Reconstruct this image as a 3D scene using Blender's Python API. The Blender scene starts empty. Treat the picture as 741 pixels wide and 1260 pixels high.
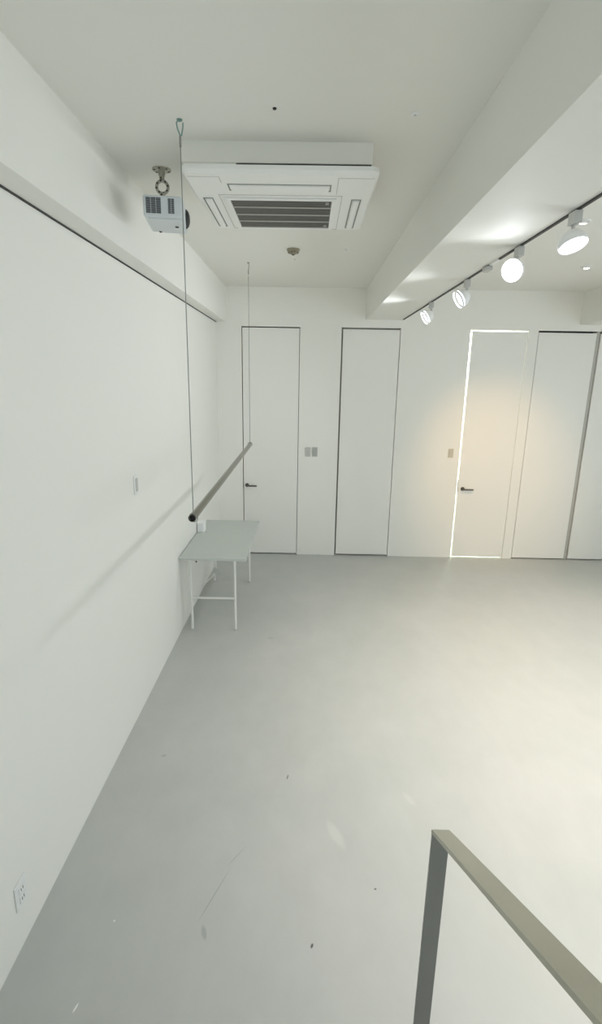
import bpy, bmesh, math, random
from mathutils import Vector, Matrix, Euler
random.seed(4)
PI = math.pi
SC = bpy.context.scene
COL = SC.collection

# ------------------------------------------------------------------ materials
def newmat(name):
    m = bpy.data.materials.new(name); m.use_nodes = True
    nt = m.node_tree; b = nt.nodes['Principled BSDF']
    return m, nt, b

def paint(name, col, rough=.5, bump=.0, var=.0, metal=0., scale=8., spec=.5):
    m, nt, b = newmat(name)
    b.inputs['Base Color'].default_value = (*col, 1)
    b.inputs['Roughness'].default_value = rough
    b.inputs['Metallic'].default_value = metal
    b.inputs['Specular IOR Level'].default_value = spec
    tc = nt.nodes.new('ShaderNodeTexCoord')
    n = nt.nodes.new('ShaderNodeTexNoise'); n.inputs['Scale'].default_value = scale
    n.inputs['Detail'].default_value = 5
    nt.links.new(tc.outputs['Object'], n.inputs['Vector'])
    r = nt.nodes.new('ShaderNodeMapRange')
    r.inputs['To Min'].default_value = 1 - var; r.inputs['To Max'].default_value = 1 + var
    nt.links.new(n.outputs['Fac'], r.inputs['Value'])
    mx = nt.nodes.new('ShaderNodeVectorMath'); mx.operation = 'SCALE'
    mx.inputs[0].default_value = col
    nt.links.new(r.outputs['Result'], mx.inputs['Scale'])
    nt.links.new(mx.outputs[0], b.inputs['Base Color'])
    if bump:
        bp = nt.nodes.new('ShaderNodeBump'); bp.inputs['Strength'].default_value = bump
        bp.inputs['Distance'].default_value = .01
        nt.links.new(n.outputs['Fac'], bp.inputs['Height'])
        nt.links.new(bp.outputs['Normal'], b.inputs['Normal'])
    return m

def emis(name, col, s):
    m, nt, b = newmat(name)
    b.inputs['Base Color'].default_value = (.9, .9, .9, 1)
    b.inputs['Emission Color'].default_value = (*col, 1)
    b.inputs['Emission Strength'].default_value = s
    return m

M = {}
M['wall'] = paint('white_wall_paint', (.83, .825, .785), .55, .03, .008, scale=3)
M['backwall'] = paint('back_wall_brightened', (.875, .865, .82), .55, .03, .008, scale=3)  # wall white raised to make up for light missing on the back wall
M['ceil'] = paint('white_ceiling_paint', (.80, .795, .75), .7, .02, .01, scale=2)
M['door'] = paint('door_white', (.87, .86, .82), .45, .0, .006, scale=2)
M['dark'] = paint('dark_gap', (.05, .05, .045), .8)
M['mull'] = paint('recess_grey', (.50, .49, .45), .6)
M['white'] = paint('white_plastic', (.80, .81, .80), .35, 0, .004)
M['acwhite'] = paint('air_conditioner_white', (.84, .845, .82), .35, 0, .004)
M['acline'] = paint('panel_gap_grey', (.26, .265, .245), .7)
M['grille'] = paint('grille_slat', (.20, .195, .175), .5)
M['gdark'] = paint('filter_dark', (.035, .036, .034), .9)
M['gbar'] = paint('grille_bar', (.50, .49, .45), .5)
M['steel'] = paint('brushed_steel_bar', (.24, .225, .19), .22, 0, .05, 1., 30)
M['black'] = paint('black_plastic', (.006, .006, .006), .5)
M['track'] = paint('track_black', (.02, .02, .02), .5)
M['grey'] = paint('grey_plastic', (.55, .55, .53), .45)
M['wire'] = paint('cable_steel', (.30, .31, .29), .45, metal=.6)
M['hook'] = paint('zinc_hook', (.22, .34, .32), .35, metal=.7)
M['table'] = paint('table_laminate', (.54, .575, .545), .42, 0, .015, scale=5)
M['legs'] = paint('white_powder_coat', (.78, .78, .75), .4)
M['post'] = paint('grey_steel_flat_bar', (.25, .25, .235), .42, .02, .10, .35, 6)
M['proj'] = paint('projector_grey', (.62, .66, .68), .4, 0, .01)
M['projvent'] = paint('projector_vent', (.03, .035, .04), .6)
M['bronze'] = paint('mount_metal', (.40, .385, .32), .4, 0, .1, .3, 60)
M['mdark'] = paint('mount_slots', (.05, .045, .03), .5)
M['smoke'] = paint('detector_plastic', (.30, .27, .19), .5)
M['smoked'] = paint('detector_slots', (.14, .12, .085), .6)
M['handle'] = paint('door_handle_metal', (.16, .15, .13), .35, metal=.8)
M['swgrey'] = paint('switch_grey', (.42, .43, .41), .5)
M['swmid'] = paint('switch_light_grey', (.56, .57, .54), .5)
M['swtan'] = paint('switch_beige', (.60, .56, .47), .5)
M['railtop'] = paint('flat_bar_lit_patina', (.46, .445, .365), .40, .02, .12, .2, 7)  # rail steel painted lighter for light on its top, plus patina tint
M['stair'] = paint('stair_grey', (.45, .46, .45), .5, .02, .03)
M['cool'] = emis('spot_lens_lit', (.93, .96, 1.), 6)
M['warm'] = emis('downlight_lens_lit', (1., .88, .66), 20)
M['hot'] = paint('lamp_housing_white', (.88, .88, .88), .3)

def glass():
    m = bpy.data.materials.new('window_glass'); m.use_nodes = True
    nt = m.node_tree; nt.nodes.clear()
    o = nt.nodes.new('ShaderNodeOutputMaterial'); mix = nt.nodes.new('ShaderNodeMixShader')
    t = nt.nodes.new('ShaderNodeBsdfTransparent'); g = nt.nodes.new('ShaderNodeBsdfGlossy')
    g.inputs['Roughness'].default_value = .02; mix.inputs[0].default_value = .06
    nt.links.new(t.outputs[0], mix.inputs[1]); nt.links.new(g.outputs[0], mix.inputs[2])
    nt.links.new(mix.outputs[0], o.inputs[0]); return m
M['glass'] = glass()

def floor_mat():
    m, nt, b = newmat('painted_concrete_floor')
    N = nt.nodes; L = nt.links
    geo = N.new('ShaderNodeNewGeometry')
    def noise(sc, det, rough=.5, st=None):
        n = N.new('ShaderNodeTexNoise'); n.inputs['Scale'].default_value = sc
        n.inputs['Detail'].default_value = det; n.inputs['Roughness'].default_value = rough
        if st:
            mp = N.new('ShaderNodeMapping'); mp.inputs['Scale'].default_value = st
            L.new(geo.outputs['Position'], mp.inputs['Vector']); L.new(mp.outputs[0], n.inputs['Vector'])
        else: L.new(geo.outputs['Position'], n.inputs['Vector'])
        return n
    n1 = noise(.9, 4, .6); n2 = noise(5, 6, .6, (1, .6, 1)); n3 = noise(60, 2)
    r1 = N.new('ShaderNodeValToRGB')
    r1.color_ramp.elements[0].position = .3; r1.color_ramp.elements[0].color = (.475, .495, .48, 1)
    r1.color_ramp.elements[1].position = .72; r1.color_ramp.elements[1].color = (.535, .54, .525, 1)
    L.new(n1.outputs['Fac'], r1.inputs[0])
    mr = N.new('ShaderNodeMapRange'); mr.inputs['From Min'].default_value = .3; mr.inputs['From Max'].default_value = .7
    mr.inputs['To Min'].default_value = .965; mr.inputs['To Max'].default_value = 1.035
    L.new(n2.outputs['Fac'], mr.inputs['Value'])
    sc = N.new('ShaderNodeVectorMath'); sc.operation = 'SCALE'
    L.new(r1.outputs[0], sc.inputs[0]); L.new(mr.outputs[0], sc.inputs['Scale'])
    cur = sc.outputs[0]
    # scuffs, chips and paint drips with shapes of their own: x, y, half length, half width, angle, colour, strength
    marks = [(-.077, 2.596, .022, .005, 80, (.16, .16, .15), .9), (.062, 1.649, .012, .006, 70, (.10, .10, .10), 1.),
             (.36, 1.907, .007, .006, 0, (.12, .12, .12), .9), (-.828, 1.407, .018, .004, 75, (.85, .85, .82), 1.),
             (-.80, 1.73, .005, .005, 0, (.85, .85, .82), .9), (-.40, 1.69, .035, .012, 110, (.30, .32, .32), .6),
             (-.385, 1.86, .14, .0018, 68, (.26, .28, .28), .9), (-.31, 2.06, .07, .0018, 55, (.30, .32, .31), .8),
             (.19, 2.2, .10, .03, 115, (.62, .62, .60), .5), (-.86, 2.75, .02, .012, 20, (.34, .35, .34), .6),
             (-.3, 4.3, .03, .02, 10, (.36, .37, .35), .5), (.62, 2.45, .06, .02, 120, (.6, .6, .57), .4)]
    for (x, y, a, w, ang, c, s) in marks:
        mp = N.new('ShaderNodeMapping'); mp.vector_type = 'TEXTURE'
        mp.inputs['Location'].default_value = (x, y, 0); mp.inputs['Rotation'].default_value = (0, 0, math.radians(ang))
        mp.inputs['Scale'].default_value = (a, w, 1e3)
        L.new(geo.outputs['Position'], mp.inputs['Vector'])
        ln = N.new('ShaderNodeVectorMath'); ln.operation = 'LENGTH'; L.new(mp.outputs[0], ln.inputs[0])
        k = N.new('ShaderNodeMapRange'); k.inputs['From Min'].default_value = .6; k.inputs['From Max'].default_value = 1.1
        k.inputs['To Min'].default_value = s; k.inputs['To Max'].default_value = 0
        L.new(ln.outputs['Value'], k.inputs['Value'])
        mx = N.new('ShaderNodeMix'); mx.data_type = 'RGBA'
        L.new(k.outputs[0], mx.inputs[0]); L.new(cur, mx.inputs[6]); mx.inputs[7].default_value = (*c, 1)
        cur = mx.outputs[2]
    L.new(cur, b.inputs['Base Color'])
    rr = N.new('ShaderNodeMapRange'); rr.inputs['To Min'].default_value = .34; rr.inputs['To Max'].default_value = .55
    L.new(n2.outputs['Fac'], rr.inputs['Value']); L.new(rr.outputs[0], b.inputs['Roughness'])
    bp = N.new('ShaderNodeBump'); bp.inputs['Strength'].default_value = .06; bp.inputs['Distance'].default_value = .01
    L.new(n1.outputs['Fac'], bp.inputs['Height']); L.new(bp.outputs[0], b.inputs['Normal'])
    b.inputs['Specular IOR Level'].default_value = .5
    return m
M['floor'] = floor_mat()

# ------------------------------------------------------------------ mesh helpers
class MB:
    def __init__(s): s.bm = bmesh.new(); s.mats = []; s.cur = 0
    def use(s, m):
        if m not in s.mats: s.mats.append(m)
        s.cur = s.mats.index(m); return s
    def _tag(s, n0):
        s.bm.faces.ensure_lookup_table()
        for f in s.bm.faces[n0:]: f.material_index = s.cur
    def box(s, x0, x1, y0, y1, z0, z1):
        n0 = len(s.bm.faces)
        v = [s.bm.verts.new(p) for p in [(x0,y0,z0),(x1,y0,z0),(x1,y1,z0),(x0,y1,z0),(x0,y0,z1),(x1,y0,z1),(x1,y1,z1),(x0,y1,z1)]]
        for f in [(0,3,2,1),(4,5,6,7),(0,1,5,4),(1,2,6,5),(2,3,7,6),(3,0,4,7)]: s.bm.faces.new([v[i] for i in f])
        s._tag(n0); return s
    def prism(s, poly, axis, a0, a1):
        """poly: 2D points (counter clockwise), extruded along axis from a0 to a1"""
        def P(u, v, a): return {'x': (a, u, v), 'y': (u, a, v), 'z': (u, v, a)}[axis]
        n0 = len(s.bm.faces)
        A = [s.bm.verts.new(P(u, v, a0)) for u, v in poly]; B = [s.bm.verts.new(P(u, v, a1)) for u, v in poly]
        s.bm.faces.new(A[::-1]); s.bm.faces.new(B); k = len(poly)
        for i in range(k): s.bm.faces.new([A[i], A[(i+1) % k], B[(i+1) % k], B[i]])
        s._tag(n0); return s
    def lathe(s, prof, origin=(0,0,0), axis=(0,0,1), seg=32):
        """prof: (radius, height) pairs turned about axis"""
        n0 = len(s.bm.faces)
        q = Vector((0,0,1)).rotation_difference(Vector(axis).normalized()); o = Vector(origin)
        rings = []
        for r, h in prof:
            if r < 1e-6: rings.append([s.bm.verts.new(o + q @ Vector((0,0,h)))])
            else: rings.append([s.bm.verts.new(o + q @ Vector((r*math.cos(2*PI*i/seg), r*math.sin(2*PI*i/seg), h))) for i in range(seg)])
        for a, b in zip(rings, rings[1:]):
            for i in range(seg):
                j = (i+1) % seg
                vs = ([a[0]] if len(a) == 1 else [a[i], a[j]]) + ([b[0]] if len(b) == 1 else [b[j], b[i]])
                if len(vs) > 2: s.bm.faces.new(vs)
        s._tag(n0); return s
    def tube(s, pts, r, seg=10, caps=True):
        pts = [Vector(p) for p in pts]; n0 = len(s.bm.faces); rings = []
        up = None
        for i, p in enumerate(pts):
            d = (pts[min(i+1, len(pts)-1)] - pts[max(i-1, 0)]).normalized()
            if up is None:
                up = d.orthogonal().normalized()
            up = (up - d*up.dot(d)).normalized(); w = d.cross(up)
            rings.append([s.bm.verts.new(p + r*(math.cos(2*PI*k/seg)*up + math.sin(2*PI*k/seg)*w)) for k in range(seg)])
        for a, b in zip(rings, rings[1:]):
            for i in range(seg): s.bm.faces.new([a[i], a[(i+1) % seg], b[(i+1) % seg], b[i]])
        if caps: s.bm.faces.new(rings[0][::-1]); s.bm.faces.new(rings[-1])
        s._tag(n0); return s
    def build(s, name, mat=None, parent=None, bevel=0, smooth=False, loc=None):
        bmesh.ops.recalc_face_normals(s.bm, faces=s.bm.faces)
        me = bpy.data.meshes.new(name)
        if loc is not None: bmesh.ops.translate(s.bm, verts=s.bm.verts, vec=-Vector(loc))
        s.bm.to_mesh(me); s.bm.free()
        for m in (s.mats or [mat]): me.materials.append(m)
        o = bpy.data.objects.new(name, me); COL.objects.link(o)
        if loc is not None: o.location = loc
        if parent:
            o.parent = parent
            w = Vector((0,0,0)); q = parent
            while q: w += Vector(q.location); q = q.parent
            if parent.type == 'EMPTY' or w.length: o.location = (Vector(loc) if loc is not None else Vector((0,0,0))) - w
        if smooth:
            for p in me.polygons: p.use_smooth = True
            try: me.set_sharp_from_angle(angle=math.radians(35))
            except Exception: pass
        if bevel:
            b = o.modifiers.new('bevel', 'BEVEL'); b.width = bevel; b.segments = 2; b.limit_method = 'ANGLE'; b.harden_normals = False
        return o

def roundrect(x0, x1, y0, y1, r, n=5):
    pts = []
    for cx, cy, a in ((x1-r, y0+r, -90), (x1-r, y1-r, 0), (x0+r, y1-r, 90), (x0+r, y0+r, 180)):
        for i in range(n+1):
            t = math.radians(a + 90*i/n); pts.append((cx + r*math.cos(t), cy + r*math.sin(t)))
    return pts

def tag(o, label, cat, group=None):
    o['label'] = label; o['category'] = cat
    if group: o['group'] = group
    return o
def struct(o, label=None):
    o['kind'] = 'structure'
    if label: o['label'] = label
    return o
def thing(name, label, cat, loc, group=None):
    o = bpy.data.objects.new(name, None); COL.objects.link(o); o.location = loc
    o.empty_display_size = .1
    return tag(o, label, cat, group)

# ------------------------------------------------------------------ dimensions (metres)
D = 6.6635; XL = -1.141; ZR = 2.971; XB = -1.015     # back wall, left wall, bulkhead underside / face
ZB = 3.0185; ZC = 3.3728; HT = 2.9164                # beam underside, ceiling, door head
XR = 5.2; YR = -2.6                                  # right and rear wall

# ------------------------------------------------------------------ room shell
struct(MB().box(XL-.2, XR+.2, YR-.2, D+1.5, -.12, 0).build('floor', M['floor']))
struct(MB().box(XL-.2, XR+.2, YR-.2, D+1.5, ZC, ZC+.15).build('ceiling', M['ceil']))
struct(MB().box(XL-.15, XL, YR, D, 0, ZC).build('wall_left', M['wall']))
# bulkhead along the top of the left wall, centre beam, right beam
struct(MB().box(XL, XB, YR, D, ZR, ZC).build('trim_1', M['wall']), 'white boxed bulkhead along the top of the left wall')
struct(MB().box(.6855, 1.135, YR, D, ZB, ZC).build('trim_2', M['ceil']), 'wide white ceiling beam running to the back wall')
struct(MB().box(3.28, 3.75, YR, D, 3.0, ZC).build('trim_3', M['ceil']), 'white ceiling beam at the right edge')
struct(MB().box(XL, XL+.007, YR, D, ZR-.007, ZR).build('trim_4', M['dark']), 'thin dark picture rail line under the left bulkhead')

# back wall with door openings
wb = MB(); T = .12
OP = [(-.829, -.111, HT+.006), (.398, 1.119, HT+.010), (1.970, 2.669, HT+.006), (2.792, 4.27, HT+.011)]
xs = XL - .15
for x0, x1, h in OP:
    wb.box(xs, x0, D, D+T, 0, ZC); wb.box(x0, x1, D, D+T, h, ZC); xs = x1
wb.box(xs, XR+.15, D, D+T, 0, ZC)
struct(wb.build('wall_back', M['backwall']))
# dark closets / the room behind door 3
cb = MB()
for i, (x0, x1, h) in enumerate(OP):
    if i in (1, 2): continue
    cb.box(x0-.02, x1+.02, D+T, D+T+.03, 0, h+.03)
struct(cb.build('trim_5', M['dark']), 'dark backing behind the closed doors')
struct(MB().box(OP[1][0], OP[1][1], D+.07, D+T, 0, OP[1][2]).build('trim_7', M['mull']), 'grey backing added to lighten the gap around the second door')  # backing whose grey sets how dark the second door's gap reads
br = MB()
X0, X1, Y0, Y1 = 1.5, 3.1, D+T, D+1.4
br.box(X0-.05, X0, Y0, Y1, 0, ZC); br.box(X1, X1+.05, Y0, Y1, 0, ZC); br.box(X0, X1, Y1, Y1+.05, 0, ZC)
struct(br.build('wall_corridor', M['wall']))

def handle(parent, x, z, y):
    r = MB().lathe([(0,0),(.024,0),(.0255,.002),(.0255,.008),(.023,.010),(0,.010)], (x, y, z), (0,-1,0), 24)
    o = r.build('handle', M['handle'], parent, smooth=True)
    l = MB().lathe([(.008,0),(.008,.042)], (x, y-.008, z), (0,-1,0), 12)
    l.box(x-.009, x+.130, y-.058, y-.042, z-.012, z+.008)
    l.build('lever', M['handle'], o, bevel=.003)
    k = MB().lathe([(0,0),(.007,0),(.007,.012),(0,.012)], (x-.002, y-.010, z), (0,-1,0), 12)
    k.build('lock_turn', M['handle'], o)

def door(n, x0, x1, top, label, hx=None, hz=.946, bot=.014, y=D+.003):
    d = MB().box(x0, x1, y, y+.036, bot, top).build('door_%d' % n, M['door'], bevel=.0015, loc=((x0+x1)/2, y, 0))
    d['kind'] = 'structure'; d['label'] = label
    if hx is not None:
        handle(d, hx, hz, y)
        MB().box(x0-.003, x0+.002, y+.001, y+.034, hz-.04, hz+.11).build('latch_plate', M['handle'], d)
    return d
door(1, -.819, -.118, HT-.008, 'flush white door with dark lever handle behind the small table', hx=-.776)
door(2, .417, 1.112, HT-.010, 'flush white handleless door right of the two grey switches', bot=.018)
door(3, 1.990, 2.664, HT-.008, 'flush white door outlined by light leaking from the room behind', hx=2.051, hz=.950, bot=.018)
door(4, 2.800, 3.500, HT-.012, 'flush white closet door left of the narrow recessed strip')
door(5, 3.553, 4.262, HT-.012, 'flush white closet door cut off by the right edge')
struct(MB().box(3.508, 3.546, D+.022, D+T, 0, HT+.011).build('trim_6', M['mull']), 'grey recessed strip between the two closet doors')

# right wall with tall windows, rear wall with an unseen window added for frontal light
def wall_with_windows(name, axis, at, thick, a0, a1, wins):
    w = MB(); cur = a0
    def bx(p0, p1, z0, z1):
        if axis == 'x': w.box(at, at+thick, p0, p1, z0, z1)
        else: w.box(p0, p1, at, at+thick, z0, z1)
    for p0, p1, z0, z1 in wins:
        bx(cur, p0, 0, ZC); bx(p0, p1, 0, z0); bx(p0, p1, z1, ZC); cur = p1
    bx(cur, a1, 0, ZC)
    return struct(w.build(name, M['wall']))
WR = [(-.2, 1.9, .25, 2.6), (2.3, 4.4, .25, 2.6)]
wall_with_windows('wall_right', 'x', XR, .15, YR, D, WR)
WB = [(-.95, 1.05, 1.3, 3.05)]
wall_with_windows('wall_rear', 'y', YR-.15, .15, XL-.15, XR+.15, WB)
wn = 1
for p0, p1, z0, z1 in WR:
    f = MB(); x = XR+.05
    for a, b, c, d in ((p0, p0+.05, z0, z1), (p1-.05, p1, z0, z1), (p0, p1, z0, z0+.05), (p0, p1, z1-.05, z1), ((p0+p1)/2-.02, (p0+p1)/2+.02, z0, z1)):
        f.box(x, x+.05, a, b, c, d)
    o = struct(f.build('window_%d' % wn, M['grey'])); wn += 1
    MB().box(x+.02, x+.026, p0, p1, z0, z1).build('pane', M['glass'], o)
for p0, p1, z0, z1 in WB:
    f = MB(); y = YR-.1
    for a, b, c, d in ((p0, p0+.05, z0, z1), (p1-.05, p1, z0, z1), (p0, p1, z0, z0+.05), (p0, p1, z1-.05, z1), ((p0+p1)/2-.02, (p0+p1)/2+.02, z0, z1)):
        f.box(a, b, y, y+.05, c, d)
    o = struct(f.build('window_%d' % wn, M['grey'])); wn += 1
    MB().box(p0, p1, y+.02, y+.026, z0, z1).build('pane', M['glass'], o)

# stairs and landing that the viewer stands on
st = MB()
for i in range(4): st.box(XL, .36, 1.12-.28*(i+1), 1.12-.28*i, 0, .18*(i+1))
st.box(XL, .36, YR, 0, 0, .90)
struct(st.build('stairs', M['stair']))

# ------------------------------------------------------------------ handrail (flat steel bar)
hr = thing('stair_handrail', 'grey flat steel stair handrail with upright post in the lower right corner', 'handrail', (.392, 1.17, 0))
MB().box(.3675, .4155, 1.164, 1.175, 0, 1.092).build('post', M['post'], hr, bevel=.0008)
S = .637; c = math.cos(math.atan(S)); tz = .011/c
zt = 1.102
MB().prism([(1.175, zt-.004-tz+.0), (1.175, zt-.004), (-.20, zt-.004+1.375*S), (-.20, zt-.004+1.375*S-tz)], 'x', .3665, .4165).build('rail', M['railtop'], hr, bevel=.0008)
zt2 = zt-.004+1.375*S
MB().box(.3665, .4165, YR, -.20, zt2-.012, zt2).build('landing_rail', M['post'], hr, bevel=.0008)
MB().box(.3675, .4155, -.26, -.249, 0, zt2-.012).build('post', M['post'], hr)

# ------------------------------------------------------------------ hanging steel rail
hg = thing('hanging_rail', 'long hollow steel clothes rail hung from the ceiling on two thin cables', 'hanging rail', (-.584, 3.95, 1.6))
PA = Vector((-.5805, 2.545, 1.604)); PB = Vector((-.5865, 5.36, 1.643))
ax = (PB-PA).normalized(); L = (PB-PA).length
MB().lathe([(.0172, 0), (.0202, 0), (.0202, L), (.0172, L), (.0172, 0)], PA, ax, 40).build('tube', M['steel'], hg, smooth=True)
for h in (.02, L-.02): MB().lathe([(0, h), (.0171, h)], PA, ax, 24).build('dark_bore', M['black'], hg)
def cable(xt, y, xb, zb, near):
    cb = MB(); zt = ZC - (.10 if near else .12)
    cb.tube([(xt, y, zt), (xb, y, zb)], .0024 if near else .0024, 8)
    loop = [(xb + .0225*math.cos(a), y, (zb-.022) + .0225*math.sin(a)) for a in [2*PI*i/24 for i in range(25)]]
    cb.tube(loop, .0022, 8, caps=False)
    cb.build('cable', M['wire'], hg, smooth=True)
    h = MB()
    h.lathe([(0, 0), (.012, 0), (.012, -.004), (.006, -.008), (0, -.008)], (xt, y, ZC), (0,0,1), 16)
    if near:   # open V-shaped spring hook
        h.tube([(xt-.006, y, ZC-.004), (xt-.014, y, ZC-.012), (xt-.010, y, ZC-.035), (xt+.001, y, ZC-.062), (xt+.006, y, ZC-.060), (xt+.013, y, ZC-.032), (xt+.014, y, ZC-.012)], .0030, 8)
    else:
        h.tube([(xt, y, ZC-.005), (xt+.006, y, ZC-.02), (xt+.004, y, ZC-.05), (xt, y, ZC-.065)], .0030, 8)
    h.build('hook', M['hook'] if near else M['wire'], hg, smooth=True)
    MB().lathe([(0,0),(.0048,0),(.0048,-.042),(0,-.042)], (xt, y, ZC-(.062 if near else .064)), (0,0,1), 12).build('ferrule', M['wire'], hg, smooth=True)
cable(-.574, 2.557, -.576, 1.627, True)
cable(-.592, 5.347, -.590, 1.665, False)

# ------------------------------------------------------------------ table
tb = thing('side_table', 'narrow grey topped table on thin white legs against the left wall', 'table', (-.83, 5.02, 0))
MB().prism(roundrect(-1.132, -.527, 4.372, 5.680, .008, 3), 'z', .712, .732).build('tabletop', M['table'], tb, bevel=.002)
ap = MB(); lx0, lx1, ly0, ly1 = -1.044, -.638, 4.44, 5.632
ap.box(lx0, lx1, ly0-.006, ly0+.006, .690, .712); ap.box(lx0, lx1, ly1-.006, ly1+.006, .690, .712)
ap.box(lx0-.006, lx0+.006, ly0, ly1, .690, .712); ap.box(lx1-.006, lx1+.006, ly0, ly1, .690, .712)
ap.build('apron', M['legs'], tb)
for x in (lx0, lx1):
    for y in (ly0, ly1):
        l = MB().tube([(x, y, .012), (x, y, .690)], .0115, 14).build('leg', M['legs'], tb, smooth=True)
        MB().lathe([(0,0),(.013,0),(.014,.006),(.0122,.014),(0,.014)], (x, y, 0), seg=14).build('foot', M['grey'], l)
for y in (ly0, ly1):
    MB().tube([(lx0, y, .322), (lx1, y, .322)], .0105, 12).build('crossbar', M['legs'], tb, smooth=True)
MB().lathe([(0,0),(.007,0),(.007,.010),(0,.010)], (-.975, 4.376, .705), (0,0,-1), 12).build('cable_clip', M['black'], tb)
# small white box on it
sb = thing('adapter_box', 'small white box standing at the wall end of the grey table', 'box', (-1.095, 5.24, .732))
MB().prism(roundrect(-1.135, -1.055, 5.18, 5.28, .014), 'z', .732, .822).build('body', M['hot'], sb, bevel=.006, smooth=True)
MB().prism(roundrect(-1.137, -1.053, 5.178, 5.282, .015), 'z', .823, .834).build('lid', M['hot'], sb, bevel=.003)
# power cord by the far left leg
pc = thing('extension_cord', 'white power cord with a plug dangling beneath the grey table', 'cord', (-1.02, 5.4, 0))
cpts = [(-1.010, 5.55, .61), (-1.013, 5.55, .5), (-1.008, 5.55, .36), (-1.012, 5.55, .22), (-1.02, 5.545, .15), (-1.045, 5.51, .115), (-1.08, 5.46, .09), (-1.115, 5.41, .065), (-1.136, 5.38, .05)]
MB().tube([Vector(p) if p[2] > .006 else Vector((p[0], p[1], .006)) for p in cpts], .006, 8).build('cord', M['legs'], pc, smooth=True)
MB().prism(roundrect(-1.030, -.992, 5.53, 5.57, .008), 'z', .60, .69).build('plug', M['grey'], pc, bevel=.004)
MB().prism(roundrect(-1.034, -.990, 5.53, 5.575, .008), 'z', .13, .20).build('inline_switch', M['swmid'], pc, bevel=.004)

# ------------------------------------------------------------------ wall plates
def plate_x(name, label, cat, y0, y1, z0, z1, kind):
    t = thing(name, label, cat, (XL, (y0+y1)/2, (z0+z1)/2))
    MB().box(XL, XL+.008, y0, y1, z0, z1).build('cover', M['white'], t, bevel=.003)
    yc = (y0+y1)/2; zc_ = (z0+z1)/2
    if kind == 'switch':
        MB().box(XL+.008, XL+.013, yc-.018, yc+.018, zc_-.045, zc_+.045).build('rocker', M['grey'], t, bevel=.002)
    else:
        for dz in (-.022, .022):
            s = MB().box(XL+.008, XL+.011, yc-.02, yc+.02, zc_+dz-.017, zc_+dz+.017).build('socket', M['white'], t, bevel=.002)
            m = MB(); m.box(XL+.010, XL+.0116, yc-.008, yc-.005, zc_+dz-.007, zc_+dz+.007); m.box(XL+.010, XL+.0116, yc+.005, yc+.008, zc_+dz-.007, zc_+dz+.007)
            m.build('slot', M['dark'], s)
plate_x('light_switch', 'white switch plate halfway up the left wall above the rail shadow', 'switch', 3.335, 3.412, 1.54, 1.665, 'switch')
plate_x('power_outlet', 'white double power outlet low on the left wall', 'outlet', 1.61, 1.69, .185, .305, 'outlet')
def plate_y(name, label, x0, x1, z0, z1, m1, m2):
    t = thing(name, label, 'switch', ((x0+x1)/2, D, (z0+z1)/2))
    MB().box(x0, x1, D-.008, D, z0, z1).build('cover', m1, t, bevel=.002)
    MB().box(x0+.013, x1-.013, D-.012, D-.008, z0+.022, z1-.022).build('rocker', m2, t, bevel=.0015)
plate_y('wall_switch', 'light grey switch plate beside door, left of a darker one', -.020, .048, 1.338, 1.457, M['swmid'], M['grey'])
plate_y('wall_switch', 'darker grey switch plate, right one of the pair between the doors', .070, .136, 1.340, 1.459, M['swgrey'], M['swgrey'])
plate_y('wall_switch', 'beige switch plate left of the door with the glowing outline', 1.822, 1.888, 1.358, 1.472, M['swtan'], M['swtan'])

# ------------------------------------------------------------------ ceiling air conditioner
ac = thing('air_conditioner', 'white four sided ceiling cassette air conditioner with a dark grille', 'air conditioner', (-.15, 3.16, ZC))
MB().box(-.617, .283, 2.757, 3.60, 3.284, ZC).build('casing', M['ceil'], ac)
ZP = 3.22
pn = MB()
def ring(x0, x1, y0, y1, r, z): return [pn.bm.verts.new((x, y, z)) for x, y in roundrect(x0, x1, y0, y1, r, 6)]
R0 = ring(-.612, .316, 2.693, 3.615, .045, ZP+.034); R1 = ring(-.612, .316, 2.693, 3.615, .045, ZP+.016); R2 = ring(-.598, .302, 2.707, 3.60, .04, ZP)
for A, B in ((R0, R1), (R1, R2)):
    for i in range(len(A)): pn.bm.faces.new([A[i], A[(i+1) % len(A)], B[(i+1) % len(A)], B[i]])
pn.bm.faces.new(R0); pn.bm.faces.new(R2)
pn.build('panel', M['acwhite'], ac, smooth=True)
# dark strip stands in for the shaded gap between panel and casing
MB().box(-.36, .278, 2.762, 3.59, ZP+.034, 3.284).build('gap_shade', M['dark'], ac)
MB().box(-.612, -.36, 2.760, 3.59, ZP+.034, 3.284).build('filler', M['ceil'], ac)
def outline(m, x0, x1, y0, y1, w, z0, z1):
    m.box(x0, x1, y0, y0+w, z0, z1); m.box(x0, x1, y1-w, y1, z0, z1)
    m.box(x0, x0+w, y0+w, y1-w, z0, z1); m.box(x1-w, x1, y0+w, y1-w, z0, z1)
g = MB()
outline(g, -.482, .158, 2.985, 3.592, .003, ZP-.0015, ZP)
g.build('frame_seam', M['gbar'], ac)
for (x0, x1, y0, y1) in ((-.415, .095, 2.832, 2.922), (-.572, -.520, 3.035, 3.555), (.208, .260, 3.035, 3.555)):
    s = MB(); outline(s, x0, x1, y0, y1, .006, ZP-.002, ZP); s.use(M['acline'])
    s.mats = [M['acline']]
    lv = s.build('louvre_slot', None, ac)
    q = MB()
    if x1-x0 > .2: q.prism([(y0+.016, ZP), (y1-.008, ZP), (y1-.010, ZP-.010), (y0+.018, ZP-.006)], 'x', x0+.012, x1-.012)
    else: q.prism([(x0+.008, ZP), (x1-.008, ZP), (x1-.012, ZP-.009), (x0+.012, ZP-.009)], 'y', y0+.012, y1-.012)
    q.build('louvre', M['acwhite'], ac, bevel=.002)
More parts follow.
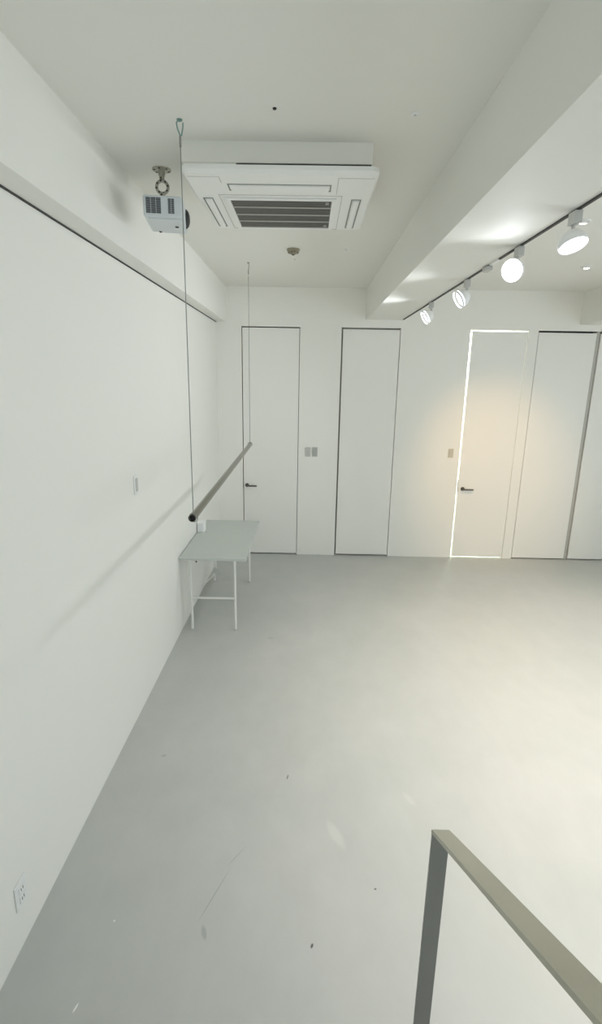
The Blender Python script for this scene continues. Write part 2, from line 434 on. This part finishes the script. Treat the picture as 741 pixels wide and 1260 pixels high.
# corner cover seams
for x0, x1, xa, yb in ((-.59, -.439, -.442, 2.82), (.124, .295, .124, 2.96)):
    cs = MB().box(x0, x1, 2.742, 2.745, ZP-.001, ZP); cs.box(xa, xa+.003, 2.745, yb, ZP-.001, ZP)
    cs.build('corner_seam', M['gbar'], ac)
gr = MB(); outline(gr, -.455, .130, 3.025, 3.575, .024, ZP-.008, ZP); gr.build('grille_frame', M['acwhite'], ac, bevel=.003)
gx0, gx1, gy0, gy1 = -.431, .106, 3.049, 3.551
gl = MB().box(gx0, gx1, gy0, gy1, ZP-.0012, ZP).build('filter', M['gdark'], ac)
sl = MB(); n = 60
for i in range(n):
    x = gx0 + (i+.5)*(gx1-gx0)/n; sl.box(x-.0016, x+.0016, gy0, gy1, ZP-.0055, ZP-.0012)
for i in range(16):
    y = gy0 + (i+.5)*(gy1-gy0)/16; sl.box(gx0, gx1, y-.0028, y+.0028, ZP-.0045, ZP-.0012)
sl.build('grille_slats', M['grille'], ac)
gb = MB()
for y in (3.165, 3.295, 3.42, 3.545): gb.box(gx0, gx1, y-.006, y+.004, ZP-.0075, ZP-.0012)
for x, y in ((gx1-.02, 3.09), (gx1-.02, 3.50)): gb.box(x-.012, x+.006, y-.006, y+.006, ZP-.009, ZP-.0012)
gb.build('grille_bars', M['gbar'], ac)

# ------------------------------------------------------------------ projector on its mount
pj = thing('projector', 'pale grey projector hung from the ceiling left of the air conditioner', 'projector', (-.765, 3.05, ZC))
px0, px1, py0, py1, pz0, pz1 = -.852, -.655, 2.905, 3.205, 3.090, 3.190
body = MB(); body.box(px0, px1, py0, py1, pz0, pz1)
body.build('body', M['proj'], pj, bevel=.010, smooth=True)
MB().prism([(px0+.02, py0+.02), (px1-.01, py0+.02), (px1-.01, py1-.02), (px0+.05, py1-.02)], 'z', pz0-.006, pz0+.002).build('base_cover', M['proj'], pj, bevel=.003)
def vent(x0, x1, z0, z1, cols, rows):
    v = MB(); cw = (x1-x0)/cols; rh = (z1-z0)/rows
    for i in range(cols):
        for j in range(rows):
            v.box(x0+i*cw+.0012, x0+(i+1)*cw-.0012, py0-.0012, py0+.004, z0+j*rh+.0009, z0+(j+1)*rh-.0009)
    v.build('vent', M['projvent'], pj)
vent(-.838, -.762, 3.105, 3.178, 3, 11)
vent(-.729, -.696, 3.107, 3.176, 2, 11)
lens = MB().lathe([(0, .020), (.018, .019), (.034, .014), (.044, .006), (.048, -.002), (.048, -.010)], (px1, 3.115, 3.141), (1,0,0), 32)
lens.build('lens', M['black'], pj, smooth=True)
MB().lathe([(0,0),(.011,0),(.009,.006),(0,.006)], (-.70, 3.05, pz0-.004), (0,0,-1), 16).build('foot', M['black'], pj)
MB().lathe([(0,0),(.008,0),(.007,.006),(0,.006)], (-.80, 3.16, pz0-.004), (0,0,-1), 16).build('foot', M['black'], pj)
mt = MB(); cx, cy = -.775, 3.11
mt.lathe([(0, 0), (.050, 0), (.050, -.004), (.018, -.008), (.018, -.03), (0, -.03)], (cx, cy, ZC), seg=24)
mt.lathe([(.013, -.03), (.013, -.05)], (cx, cy, ZC), seg=16)
mt.tube([(cx+.030*math.cos(a), cy, ZC-.085+.030*math.sin(a)) for a in [2*PI*i/24 for i in range(25)]], .0085, 8, caps=False)
mt.lathe([(.015, -.115), (.015, -.165)], (cx, cy, ZC), seg=16)
mt.box(cx-.026, cx+.026, cy-.03, cy+.03, pz1-.001, pz1+.010)
mo = mt.build('mount', M['bronze'], pj, smooth=True)
bolts = []
for a in range(6):
    t = a*PI/3 + .3; bolts.append((.0065, .005, (cx+.038*math.cos(t), cy+.038*math.sin(t), ZC-.003), (0,0,-1)))
for a in range(8):
    t = a*PI/4+.2; bolts.append((.005, .003, (cx+.030*math.cos(t), cy-.007, ZC-.085+.030*math.sin(t)), (0,-1,0)))
for dz in (-.045, -.125, -.15): bolts.append((.0055, .003, (cx-.004, cy-.0145, ZC+dz), (0,-1,0)))
for r_, h_, c_, a_ in bolts: MB().lathe([(0,0),(r_,0),(r_,h_),(0,h_)], c_, a_, 10).build('bolt', M['mdark'], mo)
pj.rotation_euler = (0, 0, math.radians(8)); pj.location.x -= .020

# ------------------------------------------------------------------ small ceiling fittings
sk = thing('smoke_detector', 'small beige round smoke detector on the ceiling beyond the air conditioner', 'smoke detector', (-.148, 4.80, ZC))
MB().lathe([(0,0),(.054,0),(.056,-.006),(.052,-.016),(.048,-.018)], (-.148, 4.80, ZC), seg=32).build('base', M['smoke'], sk, smooth=True)
MB().lathe([(.046,-.016),(.040,-.030),(.024,-.040),(0,-.042)], (-.148, 4.80, ZC), seg=32).build('dome', M['smoke'], sk, smooth=True)
v = MB()
for i in range(10):
    t = i*PI/5; x = -.148+.042*math.cos(t); y = 4.80+.042*math.sin(t)
    v.lathe([(0,0),(.005,0),(.005,.005),(0,.005)], (x, y, ZC-.027), (math.cos(t), math.sin(t), -.6), 6)
v.build('vents', M['smoked'], sk)
MB().lathe([(.012,-.041),(.010,-.048),(0,-.048)], (-.148, 4.80, ZC), seg=16).build('sensor', M['smoked'], sk)
def disc(name, label, cat, x, y, r, h, mat, inner=None):
    t = thing(name, label, cat, (x, y, ZC))
    MB().lathe([(0,0),(r,0),(r,-h*.6),(r*.85,-h),(0,-h)], (x, y, ZC), seg=24).build('cap', mat, t, smooth=True)
    if inner: MB().lathe([(0,-h),(r*.35,-h),(r*.3,-h-.003),(0,-h-.003)], (x, y, ZC), seg=12).build('screw', inner, t)
disc('ceiling_plug', 'tiny black plug in the ceiling in front of the air conditioner', 'plug', -.159, 2.451, .008, .005, M['black'])
disc('ceiling_disc', 'faint white round disc on the ceiling near the wide beam', 'disc', .421, 2.483, .018, .004, M['white'], M['grey'])
disc('ceiling_disc', 'faint white round disc on the ceiling right of the smoke detector', 'disc', .30, 4.78, .020, .006, M['white'], M['grey'])
disc('ceiling_disc', 'tiny pale disc on the ceiling just behind the smoke detector', 'disc', -.146, 5.18, .009, .004, M['grey'])

# ------------------------------------------------------------------ lighting track
tk = thing('lighting_track', 'thin black lighting track along the right edge of the beam', 'track', (1.124, 3.8, ZB))
MB().box(1.1175, 1.1305, 3.52, 6.55, ZB-.008, ZB).build('rail', M['track'], tk)
MB().box(1.1175, 1.1305, -.6, 3.36, ZB-.008, ZB).build('rail', M['track'], tk)
MB().box(1.1155, 1.1325, 3.36, 3.52, ZB-.009, ZB).build('joiner', M['white'], tk)
MB().box(1.1050, 1.1430, 3.53, 3.62, ZB-.032, ZB-.008).build('feed_box', M['grey'], tk, bevel=.003)

def lamp(y, aim, label, power, drop=.112, xo=-.02):
    t = thing('track_spotlight', label, 'spotlight', (1.124, y, ZB-.012), 'spotlights on the ceiling track')
    n = Vector(aim).normalized()
    MB().box(1.1075, 1.1405, y-.032, y+.032, ZB-.058, ZB-.0081).build('adapter', M['grey'], t, bevel=.003)
    hc = Vector((1.124+xo, y, ZB-drop-.01))                 # head centre
    back = hc - n*.036
    st_ = MB(); st_.tube([(1.124, y, ZB-.056), (1.124, y, ZB-.080), back + Vector((0, 0, .035))], .007, 10)
    st_.build('stem', M['grey'], t, smooth=True)
    o = hc - n*.036
    h = MB().lathe([(0,-.004),(.026,-.004),(.040,.006),(.056,.028),(.0605,.040),(.0605,.058),(.0575,.058),(.0575,.050)], o, n, 36)
    h.build('head', M['hot'], t, smooth=True)
    MB().lathe([(0,.054),(.040,.053),(.0575,.050)], o, n, 36).build('lens', M['cool'], t, smooth=True)
    if y > 3.5: MB().lathe([(.0615,.068),(.0635,.068),(.0635,.082),(.0615,.082),(.0615,.068)], o, n, 36).build('glare_ring', M['hot'], t, smooth=True)
    ld = bpy.data.lights.new('spot_lamp', 'SPOT'); ld.energy = power; ld.color = (.92, .965, 1.)
    ld.spot_size = math.radians(145); ld.spot_blend = 1; ld.shadow_soft_size = .05
    lo = bpy.data.objects.new('spot_lamp', ld); COL.objects.link(lo); lo.parent = t
    lo.location = (o + n*.088) - Vector(t.location)
    lo.rotation_euler = n.to_track_quat('-Z', 'Y').to_euler()
PW = 13
lamp(5.11, (-.855, -.10, -.51), 'white track spotlight farthest along, nearest the back wall', 38)
lamp(4.00, (-.855, -.10, -.51), 'white track spotlight second from the back wall, turned left', 20)
lamp(3.06, (-.65, -.71, -.27), 'white track spotlight shining at the camera with a round bright face', 6)
lamp(2.457, (.168, -.384, -.905), 'white track spotlight nearest the camera, tilted down as a flat bright oval', 8, xo=0)

def downlight(x, y, aim, label, power, size=70, col=(1., .80, .55)):
    t = thing('downlight', label, 'downlight', (x, y, ZC), 'recessed ceiling downlights')
    n = Vector(aim).normalized()
    MB().lathe([(.036,-.002),(.040,-.007),(.050,-.005),(.053,0),(.036,0),(.036,-.002)], (x, y, ZC), seg=32).build('trim_ring', M['white'], t, smooth=True)
    o = Vector((x, y, ZC-.004))
    a_ = n; n = (n + Vector((0, 0, -5))).normalized()      # visible gimbal and bulb turned down so the glow shows; the lamp aims elsewhere
    MB().lathe([(0,-.02),(.030,-.02),(.033,.008),(.030,.012),(.024,.012)], o, n, 28).build('gimbal', M['white'], t, smooth=True)
    MB().lathe([(0,.015),(.016,.014),(.024,.011)], o, n, 28).build('bulb', M['warm'], t, smooth=True)
    n = a_
    ld = bpy.data.lights.new('down_lamp', 'SPOT'); ld.energy = power; ld.color = col
    ld.spot_size = math.radians(size); ld.spot_blend = 1; ld.shadow_soft_size = .02
    lo = bpy.data.objects.new('down_lamp', ld); COL.objects.link(lo); lo.parent = t
    lo.location = (o + n*.03) - Vector(t.location)
    lo.rotation_euler = n.to_track_quat('-Z', 'Y').to_euler()
downlight(2.59, 5.30, (0, -.3, -1), 'lit recessed downlight nearer the back wall, below the other', 80, 100, (1., .86, .66))
downlight(1.842, 3.903, (.56, 2.75, -2.15), 'lit recessed downlight just right of the nearest track spotlight', 180, 43, (1., .64, .30))
downlight(2.35, 3.05, (0, .05, -1), 'added unseen downlight past the right edge that brightens the floor', 330, 104, (1., .86, .70))  # unseen lamp added to flood the right-hand floor with warm light
downlight(1.85, 1.55, (.05, .1, -1), 'added unseen downlight beside the stairs that brightens the near floor', 180, 105, (1., .98, .97))  # unseen neutral lamp added to lift the floor at lower right

# ceiling light in the lit room behind door 3
cl = thing('ceiling_light', 'round ceiling light in the room behind the glowing door', 'light', (2.3, D+.75, ZC))
MB().lathe([(0,0),(.16,0),(.16,-.05),(.13,-.07),(0,-.07)], (2.3, D+.75, ZC), seg=32).build('shade', emis('corridor_shade', (.93, 1., .93), 9), cl, smooth=True)
ld = bpy.data.lights.new('corridor_lamp', 'POINT'); ld.energy = 450; ld.color = (.93, 1., .93); ld.shadow_soft_size = .12
lo = bpy.data.objects.new('corridor_lamp', ld); COL.objects.link(lo); lo.parent = cl; lo.location = (0, 0, -.25)

# ------------------------------------------------------------------ daylight
w = bpy.data.worlds.new('sky'); SC.world = w; w.use_nodes = True
bg = w.node_tree.nodes['Background']; bg.inputs[0].default_value = (.84, .93, 1., 1); bg.inputs[1].default_value = 4.0
def portal(loc, rot, sx, sy):
    ld = bpy.data.lights.new('window_portal', 'AREA'); ld.shape = 'RECTANGLE'; ld.size = sx; ld.size_y = sy
    ld.cycles.is_portal = True
    o = bpy.data.objects.new('window_portal', ld); COL.objects.link(o); o.location = loc; o.rotation_euler = rot
for p0, p1, z0, z1 in WR: portal((XR+.14, (p0+p1)/2, (z0+z1)/2), (0, PI/2, 0), z1-z0, p1-p0)
for p0, p1, z0, z1 in WB: portal(((p0+p1)/2, YR-.14, (z0+z1)/2), (PI/2, 0, 0), p1-p0, z1-z0)

# ------------------------------------------------------------------ camera
cam = bpy.data.cameras.new('camera'); co = bpy.data.objects.new('camera', cam); COL.objects.link(co)
r = Vector((.99976931, .01350318, .01670314)); u = Vector((-.01952965, .24781747, .96860988)); f = Vector((-.00893998, .96871263, -.24802401))
co.matrix_world = Matrix(((r.x, u.x, -f.x, 0), (r.y, u.y, -f.y, 0), (r.z, u.z, -f.z, 2.3), (0, 0, 0, 1)))
cam.sensor_fit = 'VERTICAL'; cam.sensor_height = 24; cam.lens = 635.638/1260*24; cam.clip_start = .05
SC.camera = co
SC.view_settings.view_transform = 'Standard'; SC.view_settings.look = 'None'
SC.view_settings.gamma = 1; SC.view_settings.use_curve_mapping = False
SC.view_settings.exposure = -.06
SC.cycles.max_bounces = 12; SC.cycles.diffuse_bounces = 8
SC.cycles.sample_clamp_indirect = 4
